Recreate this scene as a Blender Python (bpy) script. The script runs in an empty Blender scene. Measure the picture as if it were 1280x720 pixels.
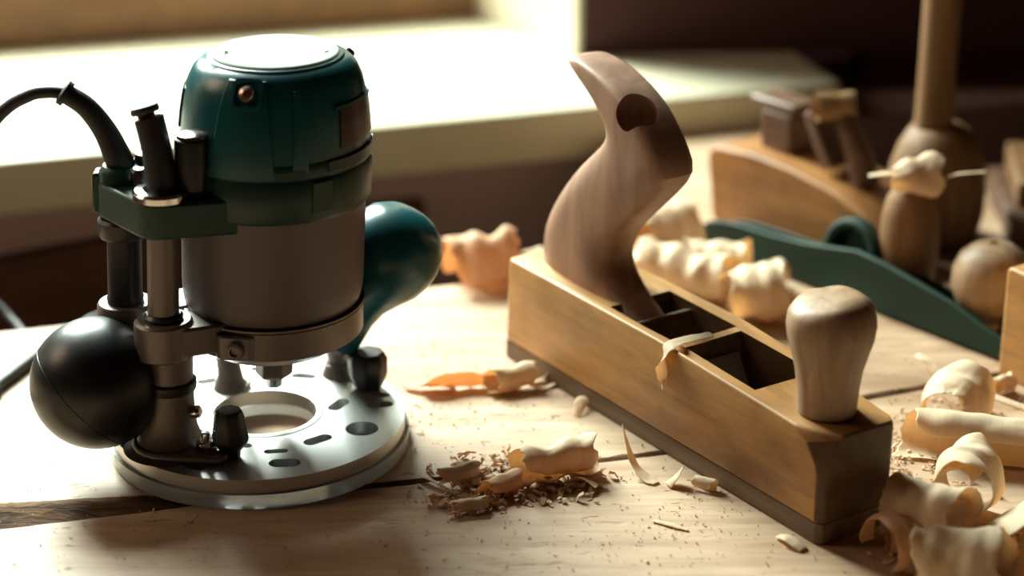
import bpy, bmesh, math, random
from mathutils import Vector, Matrix, Euler, noise
random.seed(7)
SC = bpy.context.scene
COL = SC.collection
MM = .001
# ---------------------------------------------------------------- camera maths (only to read ground positions)
F = 2700; H = .524; PITCH = math.radians(21.8); CP, SP = math.cos(PITCH), math.sin(PITCH)
def ray(x, y):
    u = (x-640)/F; v = (y-360)/F
    return (u, CP-v*SP, -SP-v*CP)
def P(x, y, z=0):
    r = ray(x, y); t = (z-H)/r[2]
    return Vector((r[0]*t, r[1]*t, z))
def PY(x, y, Y):
    r = ray(x, y); t = Y/r[1]
    return Vector((r[0]*t, Y, H+r[2]*t))

# ---------------------------------------------------------------- materials
def mat(name, base=(.5,.5,.5), rough=.5, metal=0, spec=.5, **k):
    m = bpy.data.materials.new(name); m.use_nodes = True
    b = m.node_tree.nodes['Principled BSDF']
    b.inputs['Base Color'].default_value = (*base, 1)
    b.inputs['Roughness'].default_value = rough
    b.inputs['Metallic'].default_value = metal
    b.inputs['Specular IOR Level'].default_value = spec
    for kk, v in k.items(): b.inputs[kk.replace('_', ' ')].default_value = v
    return m
def nd(m, t, **k):
    n = m.node_tree.nodes.new(t)
    for a, v in k.items(): setattr(n, a, v)
    return n
def speckle(m, scale=300, strength=.15, rv=.1, dist=.0004):
    """fine surface texture: bump and slight roughness change"""
    t = m.node_tree; b = t.nodes['Principled BSDF']
    tc = nd(m, 'ShaderNodeTexCoord'); n = nd(m, 'ShaderNodeTexNoise')
    n.inputs['Scale'].default_value = scale; n.inputs['Detail'].default_value = 4
    t.links.new(tc.outputs['Object'], n.inputs['Vector'])
    bp = nd(m, 'ShaderNodeBump'); bp.inputs['Strength'].default_value = strength; bp.inputs['Distance'].default_value = dist
    t.links.new(n.outputs['Fac'], bp.inputs['Height']); t.links.new(bp.outputs['Normal'], b.inputs['Normal'])
    r = b.inputs['Roughness'].default_value
    mr = nd(m, 'ShaderNodeMapRange'); mr.inputs['To Min'].default_value = max(0, r-rv); mr.inputs['To Max'].default_value = min(1, r+rv)
    t.links.new(n.outputs['Fac'], mr.inputs['Value']); t.links.new(mr.outputs['Result'], b.inputs['Roughness'])
    return m
def wood(name, c1, c2, rough=.5, scale=(4, 60, 60), rot=(0,0,0), stain=None, bump=.2, stain_scale=9, stain_lo=.52, stain_hi=.72, spec=.4, dist=.0006, cont=(.35,.65)):
    """grain stretched along local x"""
    m = mat(name, c1, rough, spec=spec); t = m.node_tree; b = t.nodes['Principled BSDF']
    tc = nd(m, 'ShaderNodeTexCoord'); mp = nd(m, 'ShaderNodeMapping')
    mp.inputs['Scale'].default_value = scale; mp.inputs['Rotation'].default_value = rot
    t.links.new(tc.outputs['Object'], mp.inputs['Vector'])
    n = nd(m, 'ShaderNodeTexNoise'); n.inputs['Scale'].default_value = 1; n.inputs['Detail'].default_value = 8; n.inputs['Roughness'].default_value = .62; n.inputs['Distortion'].default_value = .6
    t.links.new(mp.outputs['Vector'], n.inputs['Vector'])
    cr = nd(m, 'ShaderNodeValToRGB'); cr.color_ramp.elements[0].position = cont[0]; cr.color_ramp.elements[1].position = cont[1]
    cr.color_ramp.elements[0].color = (*c2, 1); cr.color_ramp.elements[1].color = (*c1, 1)
    t.links.new(n.outputs['Fac'], cr.inputs['Fac'])
    out = cr.outputs['Color']
    if stain:
        n2 = nd(m, 'ShaderNodeTexNoise'); n2.inputs['Scale'].default_value = 1; n2.inputs['Detail'].default_value = 7; n2.inputs['Roughness'].default_value = .6
        mp2 = nd(m, 'ShaderNodeMapping'); mp2.inputs['Scale'].default_value = (stain_scale*.5, stain_scale*1.6, stain_scale); mp2.inputs['Rotation'].default_value = rot
        t.links.new(tc.outputs['Object'], mp2.inputs['Vector']); t.links.new(mp2.outputs['Vector'], n2.inputs['Vector'])
        mr = nd(m, 'ShaderNodeMapRange'); mr.inputs['From Min'].default_value = stain_lo; mr.inputs['From Max'].default_value = stain_hi
        t.links.new(n2.outputs['Fac'], mr.inputs['Value'])
        mx = nd(m, 'ShaderNodeMix', data_type='RGBA'); mx.inputs['B'].default_value = (*stain, 1)
        t.links.new(mr.outputs['Result'], mx.inputs['Factor']); t.links.new(out, mx.inputs['A'])
        out = mx.outputs['Result']
    t.links.new(out, b.inputs['Base Color'])
    bp = nd(m, 'ShaderNodeBump'); bp.inputs['Strength'].default_value = bump; bp.inputs['Distance'].default_value = dist
    t.links.new(n.outputs['Fac'], bp.inputs['Height']); t.links.new(bp.outputs['Normal'], b.inputs['Normal'])
    return m
def shaving_mat(name, col, trans, tw=.45):
    m = bpy.data.materials.new(name); m.use_nodes = True; t = m.node_tree; t.nodes.clear()
    o = nd(m, 'ShaderNodeOutputMaterial'); d = nd(m, 'ShaderNodeBsdfPrincipled'); tr = nd(m, 'ShaderNodeBsdfTranslucent'); mx = nd(m, 'ShaderNodeMixShader')
    d.inputs['Roughness'].default_value = .6; d.inputs['Specular IOR Level'].default_value = .25
    tc = nd(m, 'ShaderNodeTexCoord'); mp = nd(m, 'ShaderNodeMapping'); mp.inputs['Scale'].default_value = (400, 60, 60)
    n = nd(m, 'ShaderNodeTexNoise'); n.inputs['Scale'].default_value = 1; n.inputs['Detail'].default_value = 5
    t.links.new(tc.outputs['Object'], mp.inputs['Vector']); t.links.new(mp.outputs['Vector'], n.inputs['Vector'])
    cr = nd(m, 'ShaderNodeValToRGB'); cr.color_ramp.elements[0].position = .3; cr.color_ramp.elements[1].position = .7
    cr.color_ramp.elements[0].color = (*[c*.86 for c in col], 1); cr.color_ramp.elements[1].color = (*col, 1)
    t.links.new(n.outputs['Fac'], cr.inputs['Fac']); t.links.new(cr.outputs['Color'], d.inputs['Base Color'])
    bp = nd(m, 'ShaderNodeBump'); bp.inputs['Strength'].default_value = .3; bp.inputs['Distance'].default_value = .0004
    t.links.new(n.outputs['Fac'], bp.inputs['Height']); t.links.new(bp.outputs['Normal'], d.inputs['Normal'])
    tr.inputs['Color'].default_value = (*trans, 1); mx.inputs['Fac'].default_value = tw
    t.links.new(d.outputs[0], mx.inputs[1]); t.links.new(tr.outputs[0], mx.inputs[2]); t.links.new(mx.outputs[0], o.inputs['Surface'])
    return m

def pits(m, col, scale, lo, hi, rot):
    t = m.node_tree; b = t.nodes['Principled BSDF']; src = b.inputs['Base Color'].links[0].from_socket
    tc = nd(m, 'ShaderNodeTexCoord'); mp = nd(m, 'ShaderNodeMapping'); mp.inputs['Scale'].default_value = scale; mp.inputs['Rotation'].default_value = rot
    n = nd(m, 'ShaderNodeTexNoise'); n.inputs['Scale'].default_value = 1; n.inputs['Detail'].default_value = 5; n.inputs['Roughness'].default_value = .7
    t.links.new(tc.outputs['Object'], mp.inputs['Vector']); t.links.new(mp.outputs['Vector'], n.inputs['Vector'])
    mr = nd(m, 'ShaderNodeMapRange'); mr.inputs['From Min'].default_value = lo; mr.inputs['From Max'].default_value = hi
    t.links.new(n.outputs['Fac'], mr.inputs['Value'])
    mx = nd(m, 'ShaderNodeMix', data_type='RGBA'); mx.inputs['B'].default_value = (*col, 1)
    t.links.new(mr.outputs['Result'], mx.inputs['Factor']); t.links.new(src, mx.inputs['A']); t.links.new(mx.outputs['Result'], b.inputs['Base Color'])
    bp = nd(m, 'ShaderNodeBump'); bp.invert = True; bp.inputs['Strength'].default_value = .7; bp.inputs['Distance'].default_value = .0015
    t.links.new(mr.outputs['Result'], bp.inputs['Height']); old = b.inputs['Normal'].links[0].from_socket; t.links.new(old, bp.inputs['Normal']); t.links.new(bp.outputs['Normal'], b.inputs['Normal'])
BA = math.radians(14.5)      # direction of the bench boards
M = {}
M['bench'] = wood('bench_wood', (.62,.44,.295), (.42,.27,.165), .55, (7, 90, 90), (0,0,-BA), (.22,.11,.05), .5, 8, .44, .74, .5, .0009)
pits(M['bench'], (.20,.10,.045), (45,150,100), .64, .70, (0,0,-BA))
pits(M['bench'], (.30,.17,.085), (9,34,30), .60, .74, (0,0,-BA))
M['bench_raw'] = wood('splintered_wood', (.22,.11,.045), (.05,.022,.01), .85, (30, 130, 130), (0,0,-BA), None, 1, dist=.003)
M['beech'] = wood('oiled_beech', (.62,.325,.115), (.41,.205,.065), .45, (10, 90, 90), (0,0,0), (.20,.09,.03), .15, 14, .48, .72)
M['end_grain_shade'] = wood('dark_end_grain_shade', (.16,.085,.04), (.09,.045,.02), .6, (60, 90, 90))  # dark wood; on plane front and throat the colour also carries shade
M['sole'] = wood('worn_grey_sole', (.22,.14,.085), (.13,.08,.05), .6, (10, 120, 120))
M['tote'] = wood('smooth_handle_wood', (.44,.26,.18), (.27,.15,.10), .42, (60, 60, 9), (0,0,0), None, .12)
M['knob'] = wood('turned_knob_wood', (.46,.295,.175), (.27,.16,.09), .5, (110, 110, 14), (0,0,0), (.26,.16,.09), .25, 20, .5, .75)
M['dark_wood'] = wood('dark_walnut', (.17,.09,.055), (.09,.045,.028), .45, (10, 90, 90))
M['back_beech'] = wood('golden_beech', (.40,.18,.055), (.24,.10,.03), .5, (12, 80, 80), (0,0,0), (.16,.06,.02), .15, 16, .5, .7)
M['mallet'] = wood('mallet_wood', (.25,.125,.05), (.15,.075,.028), .6, (90, 90, 10))
M['sill'] = wood('pale_painted_wood', (.66,.61,.45), (.60,.55,.40), .45, (4, 40, 40), (0,0,-BA), None, .05)
M['frame'] = wood('brown_window_frame', (.28,.13,.05), (.18,.08,.03), .45, (4, 60, 60), (0,0,-BA))
M['jamb'] = speckle(mat('cream_jamb', (.72,.66,.50), .6), 60)
M['plaster'] = speckle(mat('mauve_plaster', (.40,.28,.27), .85), 80, .4)
M['maroon'] = speckle(mat('maroon_wall', (.05,.011,.011), .8), 70, .3)
M['brown_dark'] = wood('dark_brown_board', (.12,.045,.02), (.07,.025,.012), .6, (5, 50, 50))
M['teal'] = speckle(mat('teal_plastic', (.003,.080,.094), .30), 900, .1, .05)
M['green'] = speckle(mat('green_plastic', (.002,.035,.027), .42), 900, .1, .05)
M['disc'] = speckle(mat('green_cap_disc', (.36,.43,.37), .75, 0, .15), 900, .08, .03)
M['black'] = speckle(mat('black_plastic', (.012,.011,.014), .38), 700, .12, .06)
M['ball'] = speckle(mat('black_ball_grip', (.006,.007,.010), .36), 500, .1, .06)
M['rubber'] = speckle(mat('black_rubber', (.016,.014,.016), .55), 600, .1)
M['alu'] = speckle(mat('grey_cast_housing', (.155,.128,.130), .5, .2), 800, .2, .08)
M['cast'] = speckle(mat('cast_aluminium', (.19,.158,.145), .42, .5), 500, .25, .1)
M['plate'] = speckle(mat('brushed_base_plate', (.62,.63,.62), .36, .8), 500, .12, .06)
M['chrome'] = mat('polished_steel', (.8,.8,.8), .14, 1)
M['screw'] = mat('copper_coloured_screw', (.75,.52,.45), .3, 1)
M['label'] = speckle(mat('dark_red_label', (.035,.012,.014), .35), 700, .05, .03)
M['acrylic'] = mat('clear_acrylic_ring', (.86,.90,.90), .06, 0, .9, Transmission_Weight=.6, IOR=1.49)
M['green_iron'] = speckle(mat('green_enamel_iron', (.009,.032,.022), .55, 0, .25), 500, .25)
M['steel_edge'] = mat('ground_steel', (.35,.35,.34), .4, .9)
M['cord_pale'] = mat('grey_cord', (.30,.33,.30), .5)
g_ = bpy.data.materials.new('window_glass'); g_.use_nodes = True; g_.node_tree.nodes.clear()
go, gt, gg, gm = nd(g_,'ShaderNodeOutputMaterial'), nd(g_,'ShaderNodeBsdfTransparent'), nd(g_,'ShaderNodeBsdfGlossy'), nd(g_,'ShaderNodeMixShader')
gg.inputs['Roughness'].default_value = .02; gm.inputs['Fac'].default_value = .05; gt.inputs['Color'].default_value = (.97,1,.98,1)
g_.node_tree.links.new(gt.outputs[0], gm.inputs[1]); g_.node_tree.links.new(gg.outputs[0], gm.inputs[2]); g_.node_tree.links.new(gm.outputs[0], go.inputs[0])
M['glass'] = g_
M['shave'] = shaving_mat('pale_shaving', (.92,.79,.58), (.92,.64,.36), .38)
M['shave2'] = shaving_mat('warm_shaving', (.87,.66,.45), (.92,.54,.26), .45)
M['crumb'] = shaving_mat('crumb_wood', (.84,.64,.44), (.85,.5,.25), .25)
M['brown_curl'] = shaving_mat('brown_shaving', (.42,.25,.12), (.4,.2,.08), .12)
M['floor'] = wood('floorboards', (.10,.05,.03), (.06,.03,.02), .6, (3, 30, 30))

# ---------------------------------------------------------------- mesh helpers; all inputs in millimetres
def finish(name, bm, m, parent=None, smooth=True, angle=35, bevel=0, bseg=2, subsurf=0, loc=None, rot=None, doubles=False):
    if doubles: bmesh.ops.remove_doubles(bm, verts=bm.verts, dist=1e-6)
    bmesh.ops.recalc_face_normals(bm, faces=bm.faces)
    me = bpy.data.meshes.new(name); bm.to_mesh(me); bm.free()
    o = bpy.data.objects.new(name, me); COL.objects.link(o)
    if isinstance(m, (list, tuple)):
        for x in m: me.materials.append(x)
    else: me.materials.append(m)
    for p in me.polygons: p.use_smooth = smooth
    if parent: o.parent = parent
    if loc is not None: o.location = loc
    if rot is not None: o.rotation_euler = rot
    if bevel:
        b = o.modifiers.new('bevel', 'BEVEL'); b.width = bevel*MM; b.segments = bseg; b.limit_method = 'ANGLE'; b.angle_limit = math.radians(30)
    if subsurf:
        s = o.modifiers.new('sub', 'SUBSURF'); s.levels = s.render_levels = subsurf
    if smooth and not subsurf:
        try: me.set_sharp_from_angle(angle=math.radians(angle))
        except Exception: pass
    return o
def basis(d):
    d = Vector(d).normalized(); a = Vector((0,0,1)) if abs(d.z) < .95 else Vector((1,0,0))
    x = a.cross(d).normalized(); y = d.cross(x)
    return Matrix((x, y, d)).transposed()
def lathe(bm, prof, c=(0,0,0), d=(0,0,1), seg=48, cap=True, lean=None):
    """prof: list of (radius, distance along axis) in mm"""
    R = basis(d) if tuple(d) != (0,0,1) else Matrix.Identity(3); c = Vector(c); rings = []
    for r, z in prof:
        ring = []
        if r < 1e-4:
            v = c + R @ Vector((0,0,z)); rings.append([bm.verts.new(v*MM)]); continue
        for k in range(seg):
            a = 2*math.pi*k/seg
            ring.append(bm.verts.new((c + R @ Vector((r*math.cos(a), r*math.sin(a), z)))*MM))
        rings.append(ring)
    for a, b in zip(rings, rings[1:]):
        if len(a) == 1 and len(b) == 1: continue
        if len(a) == 1:
            for k in range(seg): bm.faces.new((a[0], b[(k+1) % seg], b[k]))
        elif len(b) == 1:
            for k in range(seg): bm.faces.new((a[k], a[(k+1) % seg], b[0]))
        else:
            for k in range(seg): bm.faces.new((a[k], a[(k+1) % seg], b[(k+1) % seg], b[k]))
    if cap:
        if len(rings[0]) > 1: bm.faces.new(rings[0][::-1])
        if len(rings[-1]) > 1: bm.faces.new(rings[-1])
    return rings
def prism(bm, pts, z0, z1):
    """plan polygon (mm) extruded z0..z1"""
    a = [bm.verts.new(Vector((x, y, z0))*MM) for x, y in pts]; b = [bm.verts.new(Vector((x, y, z1))*MM) for x, y in pts]
    n = len(pts)
    bm.faces.new(a[::-1]); bm.faces.new(b)
    for k in range(n): bm.faces.new((a[k], a[(k+1) % n], b[(k+1) % n], b[k]))
def prism_y(bm, pts, y0, y1):
    """side profile (x,z) extruded y0..y1"""
    a = [bm.verts.new(Vector((x, y0, z))*MM) for x, z in pts]; b = [bm.verts.new(Vector((x, y1, z))*MM) for x, z in pts]
    n = len(pts)
    bm.faces.new(a); bm.faces.new(b[::-1])
    for k in range(n): bm.faces.new((a[(k+1) % n], a[k], b[k], b[(k+1) % n]))
def box(bm, x0, x1, y0, y1, z0, z1): prism(bm, [(x0,y0),(x1,y0),(x1,y1),(x0,y1)], z0, z1)
def catmull(pts, n=8):
    out = []; q = [pts[0]] + list(pts) + [pts[-1]]
    for i in range(1, len(q)-2):
        p0, p1, p2, p3 = [Vector(x) for x in q[i-1:i+3]]
        for k in range(n):
            t = k/n
            out.append(.5*((2*p1)+(p2-p0)*t+(2*p0-5*p1+4*p2-p3)*t*t+(3*p1-p0-3*p2+p3)*t**3))
    out.append(Vector(pts[-1])); return out
def tube(bm, pts, radii, seg=16, n=8):
    """pts (mm), radii per point"""
    sp = catmull([(*p, r) if False else p for p in pts], n); rr = catmull([(r,0,0) for r in radii], n)
    prev = None; up = None
    for i, p in enumerate(sp):
        t = (sp[min(i+1, len(sp)-1)] - sp[max(i-1, 0)]).normalized()
        if up is None:
            up = Vector((0,0,1)) if abs(t.z) < .9 else Vector((0,1,0))
        x = (up - t*up.dot(t)).normalized(); y = t.cross(x); up = x
        ring = [bm.verts.new((p + (x*math.cos(2*math.pi*k/seg) + y*math.sin(2*math.pi*k/seg))*rr[i].x)*MM) for k in range(seg)]
        if prev:
            for k in range(seg): bm.faces.new((prev[k], prev[(k+1) % seg], ring[(k+1) % seg], ring[k]))
        else: bm.faces.new(ring[::-1])
        prev = ring
    bm.faces.new(prev)
def hull2(circles, n=20):
    """convex plan outline around circles [(x,y,r)]"""
    pts = []
    for x, y, r in circles:
        for k in range(n): a = 2*math.pi*k/n; pts.append((x+r*math.cos(a), y+r*math.sin(a)))
    pts = sorted(set(pts))
    def half(ps):
        h = []
        for p in ps:
            while len(h) > 1 and (h[-1][0]-h[-2][0])*(p[1]-h[-2][1])-(h[-1][1]-h[-2][1])*(p[0]-h[-2][0]) <= 0: h.pop()
            h.append(p)
        return h
    a, b = half(pts), half(pts[::-1]); return a[:-1]+b[:-1]
def lean(bm, k=.05, z0=16):
    for v in bm.verts: v.co.x += (v.co.z - z0*MM)*k
def cbm(b):
    for f in b.faces: f.material_index = 1
def boolean(target, cutter_bm):
    me = bpy.data.meshes.new('cutter'); [me.materials.append(x) for x in target.data.materials]; bmesh.ops.recalc_face_normals(cutter_bm, faces=cutter_bm.faces); cutter_bm.to_mesh(me); cutter_bm.free()
    c = bpy.data.objects.new('cutter', me); COL.objects.link(c)
    if target.parent: c.parent = target.parent
    c.matrix_basis = target.matrix_basis.copy()
    mods = [m for m in target.modifiers]
    b = target.modifiers.new('cut', 'BOOLEAN'); b.object = c; b.operation = 'DIFFERENCE'; b.solver = 'EXACT'
    bpy.context.view_layer.update()
    dg = bpy.context.evaluated_depsgraph_get()
    nm = bpy.data.meshes.new_from_object(target.evaluated_get(dg))
    target.modifiers.clear(); old = target.data; nm.name = old.name; target.data = nm
    for p in nm.polygons: p.use_smooth = True
    nm.set_sharp_from_angle(angle=math.radians(32))
    bpy.data.objects.remove(c)
def thing(name, label, cat, loc=(0,0,0), rotz=0, group=None):
    o = bpy.data.objects.new(name, None); COL.objects.link(o); o.empty_display_size = .02
    o.location = loc; o.rotation_euler = (0,0,rotz); return tag(o, label, cat, group)
def tag(o, label, cat, group=None, kind=None):
    if label: o['label'] = label
    if cat: o['category'] = cat
    if group: o['group'] = group
    if kind: o['kind'] = kind
    return o
def struct(o): o['kind'] = 'structure'; return o
nb = bmesh.new

# ================================================================= SETTING
def d2(a, b): return (Vector(b)-Vector(a)).normalized()
# window sill: front edge line and back line in plan at z = .03
A0, A1 = P(0,203,.03), P(850,123,.03)
U = Vector((A1.x-A0.x, A1.y-A0.y, 0)).normalized(); V = Vector((-U.y, U.x, 0))
def uv(u, v, z=0): return A0 + U*u + V*v + Vector((0,0,z-.03))
def mmv(v): return (v.x*1000, v.y*1000)
SL = (P(1052,104,.03)-A0).dot(U)
bm = nb(); prism(bm, [mmv(uv(-1.2,0)), mmv(uv(SL,0)), mmv(uv(SL+.02,.62)), mmv(uv(-1.2,.62))], -11, 30)
struct(finish('trim_1', bm, M['sill'], bevel=3, bseg=3))
# niche: window wall (low rail), jamb, front of the wall to the right
rl, rr = P(0,62,.03), P(604,21,.03); jn = P(727,70,.03); we = P(1140,63,.03)
RU = (rr-rl).normalized(); RV = Vector((-RU.y, RU.x, 0))
far = rr + (rr-jn).normalized()*.10
bm = nb()
q = [jn, we + (we-jn).normalized()*.9, we + (we-jn).normalized()*.9 + Vector((0,.5,0)), far + Vector((.0,.2,0)), far]
prism(bm, [mmv(x) for x in q], 30, 1700)
o = struct(finish('wall_right', bm, M['maroon'], smooth=False))
# jamb lining board on the niche side of that wall
n_ = (jn-far).normalized(); side = Vector((n_.y, -n_.x, 0)); 
if side.x > 0: side = -side
bm = nb(); prism(bm, [mmv(jn+side*.0), mmv(jn+side*.006), mmv(far+side*.006), mmv(far)], 30, 1700)
struct(finish('trim_2', bm, M['jamb'], smooth=False))
# window_1: bottom rail, stile, sash, pane
w = bpy.data.objects.new('window_1', None); COL.objects.link(w); struct(w); w.location = (0,0,0)
L0, R0 = rl - RU*.95, rr
def along(u, v): return L0 + RU*u + RV*v
WL = (R0-L0).length
def wbox(name, u0, u1, v0, v1, z0, z1, m, bevel=3):
    bm = nb(); prism(bm, [mmv(along(u0,v0)), mmv(along(u1,v0)), mmv(along(u1,v1)), mmv(along(u0,v1))], z0, z1)
    return finish(name, bm, m, w, bevel=bevel, smooth=True)
wbox('bottom_rail', 0, WL, 0, .05, 30, 84, M['frame'])
wbox('sash_rail', 0, WL, .012, .045, 84.2, 118, M['frame'], 5)
wbox('stile', WL-.035, WL, .012, .045, 118.2, 1200, M['frame'])
wbox('stile', 0, .05, .012, .045, 118.2, 1200, M['frame'])
wbox('stile', WL*.3-.02, WL*.3+.02, .012, .045, 118.2, 1200, M['frame'])
wbox('top_rail', 0, WL, .0, .05, 1200.2, 1270, M['frame'])
wbox('pane', .05, WL*.3-.02, .026, .030, 118, 1200, M['glass'], 0)
wbox('pane', WL*.3+.02, WL-.035, .026, .030, 118, 1200, M['glass'], 0)
bm = nb(); prism(bm, [mmv(along(-.3,0)), mmv(along(WL+.02,0)), mmv(along(WL+.02,.2)), mmv(along(-.3,.2))], 1270, 1700)
struct(finish('wall_back', bm, M['maroon'], smooth=False))
bm = nb(); prism(bm, [mmv(along(-.9,-.0)), mmv(along(-.0,-.0)), mmv(along(-.0,.2)), mmv(along(-.9,.2))], 30, 1700)
struct(finish('wall_left', bm, M['jamb'], smooth=False))
# wall under the sill and the curved brown panel before it
bm = nb(); prism(bm, [mmv(uv(-1.2,.03)), mmv(uv(SL+.9,.03)), mmv(uv(SL+.9,.2)), mmv(uv(-1.2,.2))], -760, -11)
struct(finish('wall_front', bm, M['plaster'], smooth=False))
bm = nb(); prof = []
for k in range(25):
    u = -.3 + .62*k/24; prof.append((u, -.062 + .022*math.sin(max(0, min(1, (u+.1)/.3))*1.57)))
a = []; b = []
for u, z in prof:
    a.append((uv(u,.012, z), uv(u,.012,-.76))); b.append((uv(u,.03, z), uv(u,.03,-.76)))
va = [(bm.verts.new(p), bm.verts.new(q_)) for p, q_ in a]; vb = [(bm.verts.new(p), bm.verts.new(q_)) for p, q_ in b]
for i in range(24):
    bm.faces.new((va[i][1], va[i+1][1], va[i+1][0], va[i][0])); bm.faces.new((va[i][0], va[i+1][0], vb[i+1][0], vb[i][0]))
    bm.faces.new((vb[i][0], vb[i+1][0], vb[i+1][1], vb[i][1])); bm.faces.new((vb[i][1], vb[i+1][1], va[i+1][1], va[i][1]))
bm.faces.new((va[0][0], vb[0][0], vb[0][1], va[0][1])); bm.faces.new((va[24][0], va[24][1], vb[24][1], vb[24][0]))
struct(finish('trim_3', bm, M['brown_dark'], smooth=False))
# dark back of the room on the right
bm = nb(); box(bm, 300, 1400, 1800, 1850, -760, 30); struct(finish('wall_back.001', bm, M['maroon'], smooth=False))
bm = nb(); box(bm, -1600, 1600, -900, 2300, -780, -760); struct(finish('floor', bm, M['floor'], smooth=False))

# ================================================================= WORKBENCH
gap = [P(-140,672), P(0,658), P(150,640), P(300,622), P(480,606), P(620,590), P(760,574), P(850,562), P(960,528), P(1090,496), P(1240,470), P(1400,444)]
bench = thing('workbench', 'worn pale wooden workbench top of thick planks under both tools', 'workbench', (0,1.0,-.76))
def plank(name, pts, thick=42, m=None, z=0, bev=1.2):
    bm = nb(); prism(bm, [(x*1000, y*1000-1000) for x, y in pts], 760-thick+z, 760+z)
    return finish(name, bm, m or M['bench'], bench, bevel=bev, smooth=True)
back0 = P(-250,430); back1 = P(600,351.5); bdir = (back1-back0).normalized()
bend = back1 + bdir*.03
def jit(p, s, a=.0006): return (p.x + 0, p.y + s + random.uniform(-a, a))
def dense(pl, n):
    out = []
    for a, b in zip(pl, pl[1:]):
        for k in range(n): out.append(a.lerp(b, k/n))
    out.append(pl[-1]); return out
def lipw(p):   # extra opening of the gap towards the left
    t = max(0, min(1, (-.10 - p.x)/.19)); return .0018 + .027*t + .0022*max(0, min(1, (p.x-.12)/.08))
front_edge = [jit(p, -.0024) for p in dense(gap, 5)]
rear_edge = [(p.x, p.y + lipw(p) + .0012*noise.noise(Vector((p.x*90, 0, 3))) + random.uniform(-.0006,.0006)) for p in dense(gap, 5)]
fe0, fe1 = front_edge[0], front_edge[-1]
plank('plank', [(-.62,.45), (.95,.45), (.95, fe1[1]+.02)] + front_edge[::-1] + [(-.62, fe0[1]-.07)])
# rear plank: to the back edge on the left, wide on the right
rp = [(-.62, rear_edge[0][1]-.07)] + rear_edge + [(.95, rear_edge[-1][1]+.02), (.95, 1.34), (.16,1.395), (bend.x+.05, bend.y+.012), (bend.x, bend.y), (back0.x-.25, back0.y-.07)]
rp = [(-.62, rear_edge[0][1]-.07)] + rear_edge + [(.95, rear_edge[-1][1]+.1), (.95, 1.40), (.10,1.358), (bend.x, bend.y), (-.62, back0.y-.065)]
plank('plank', rp)
# board further back on the right, butting to the sill
c1 = P(722,338); c2 = P(770,196)
plank('back_board', [(c1.x+.01, 1.3605), (.10,1.3605), (.95,1.4025), (.95,1.56), (.335,1.53), (.325,1.45), (.262,1.45), (.24,1.50), (.225,1.645), (uv((P(980,180)-A0).dot(U),-.003).x, uv((P(980,180)-A0).dot(U),-.003).y), (uv((c2-A0).dot(U),-.003).x, uv((c2-A0).dot(U),-.003).y)], 30, M['bench'])
# splintered edge along the wide part of the gap
bm = nb(); rows = []
dg = dense(gap, 14)
for i, p in enumerate(dg):
    wd = lipw(p); row = []
    for j in range(7):
        t = j/6
        n = noise.noise(Vector((p.x*220, t*4, 1)))*.5 + noise.noise(Vector((p.x*600, t*9, 5)))*.3
        z = -.0012 - .009*t*min(1, wd/.01) + n*.0022*min(1, wd/.006)
        row.append(bm.verts.new((p.x, p.y-1 + wd*(1-t) + .0006 - .0012*(t), .76+min(z, -.0006))))
    rows.append(row)
for a, b in zip(rows, rows[1:]):
    for j in range(6): bm.faces.new((a[j], b[j], b[j+1], a[j+1]))
o = finish('splintered_edge', bm, M['bench_raw'], bench, smooth=True); o['label'] = 'dark brown splintered edge'
s = o.modifiers.new('s', 'SOLIDIFY'); s.thickness = .004; s.offset = -1 if False else 0
# under-structure
for x in (-.52, .85):
    for y in (.52, 1.2):
        bm = nb(); box(bm, x*1000-40, x*1000+40, (y-1)*1000-40, (y-1)*1000+40, 0, 717.5); finish('leg', bm, M['bench'], bench, bevel=3)
bm = nb(); box(bm, -560, 890, -480+ -40, -480+0, 640, 717.5); finish('apron', bm, M['bench'], bench, bevel=2)

# ================================================================= ROUTER
C = Vector((-.1397, 1.0821, 0))
R = thing('plunge_router', 'teal and grey plunge router with black ball grip on round metal base', 'power tool', C)
# base plate with holes, from filled curves
def plate_mesh(name, outer, holes, z0, z1, m, bevel=.6):
    cu = bpy.data.curves.new(name, 'CURVE'); cu.dimensions = '2D'; cu.fill_mode = 'BOTH'
    def sp(pts):
        s = cu.splines.new('POLY'); s.points.add(len(pts)-1); s.use_cyclic_u = True
        for p, q_ in zip(s.points, pts): p.co = (q_[0]*MM, q_[1]*MM, 0, 1)
    sp(outer)
    for h in holes: sp(h)
    cu.extrude = (z1-z0)/2*MM; cu.bevel_depth = 0
    o = bpy.data.objects.new(name, cu); COL.objects.link(o); bpy.context.view_layer.update()
    me = bpy.data.meshes.new_from_object(o.evaluated_get(bpy.context.evaluated_depsgraph_get()))
    bpy.data.objects.remove(o)
    b = bmesh.new(); b.from_mesh(me)
    for v in b.verts: v.co.z += (z0+z1)/2*MM
    return finish(name, b, m, R, smooth=True, bevel=bevel, bseg=2, doubles=True)
def circ(x, y, r, n=64): return [(x+r*math.cos(2*math.pi*k/n), y+r*math.sin(2*math.pi*k/n)) for k in range(n)]
def slot(x, y, l, w_, a, n=10):
    a = math.radians(a); out = []; h = l/2-w_/2
    for s_, b0 in ((1,-90),(-1,90)):
        for k in range(n+1):
            b = math.radians(b0+180*k/n); px = s_*h + w_/2*math.cos(b); py = w_/2*math.sin(b)
            out.append((x+px*math.cos(a)-py*math.sin(a), y+px*math.sin(a)+py*math.cos(a)))
    return out
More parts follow.
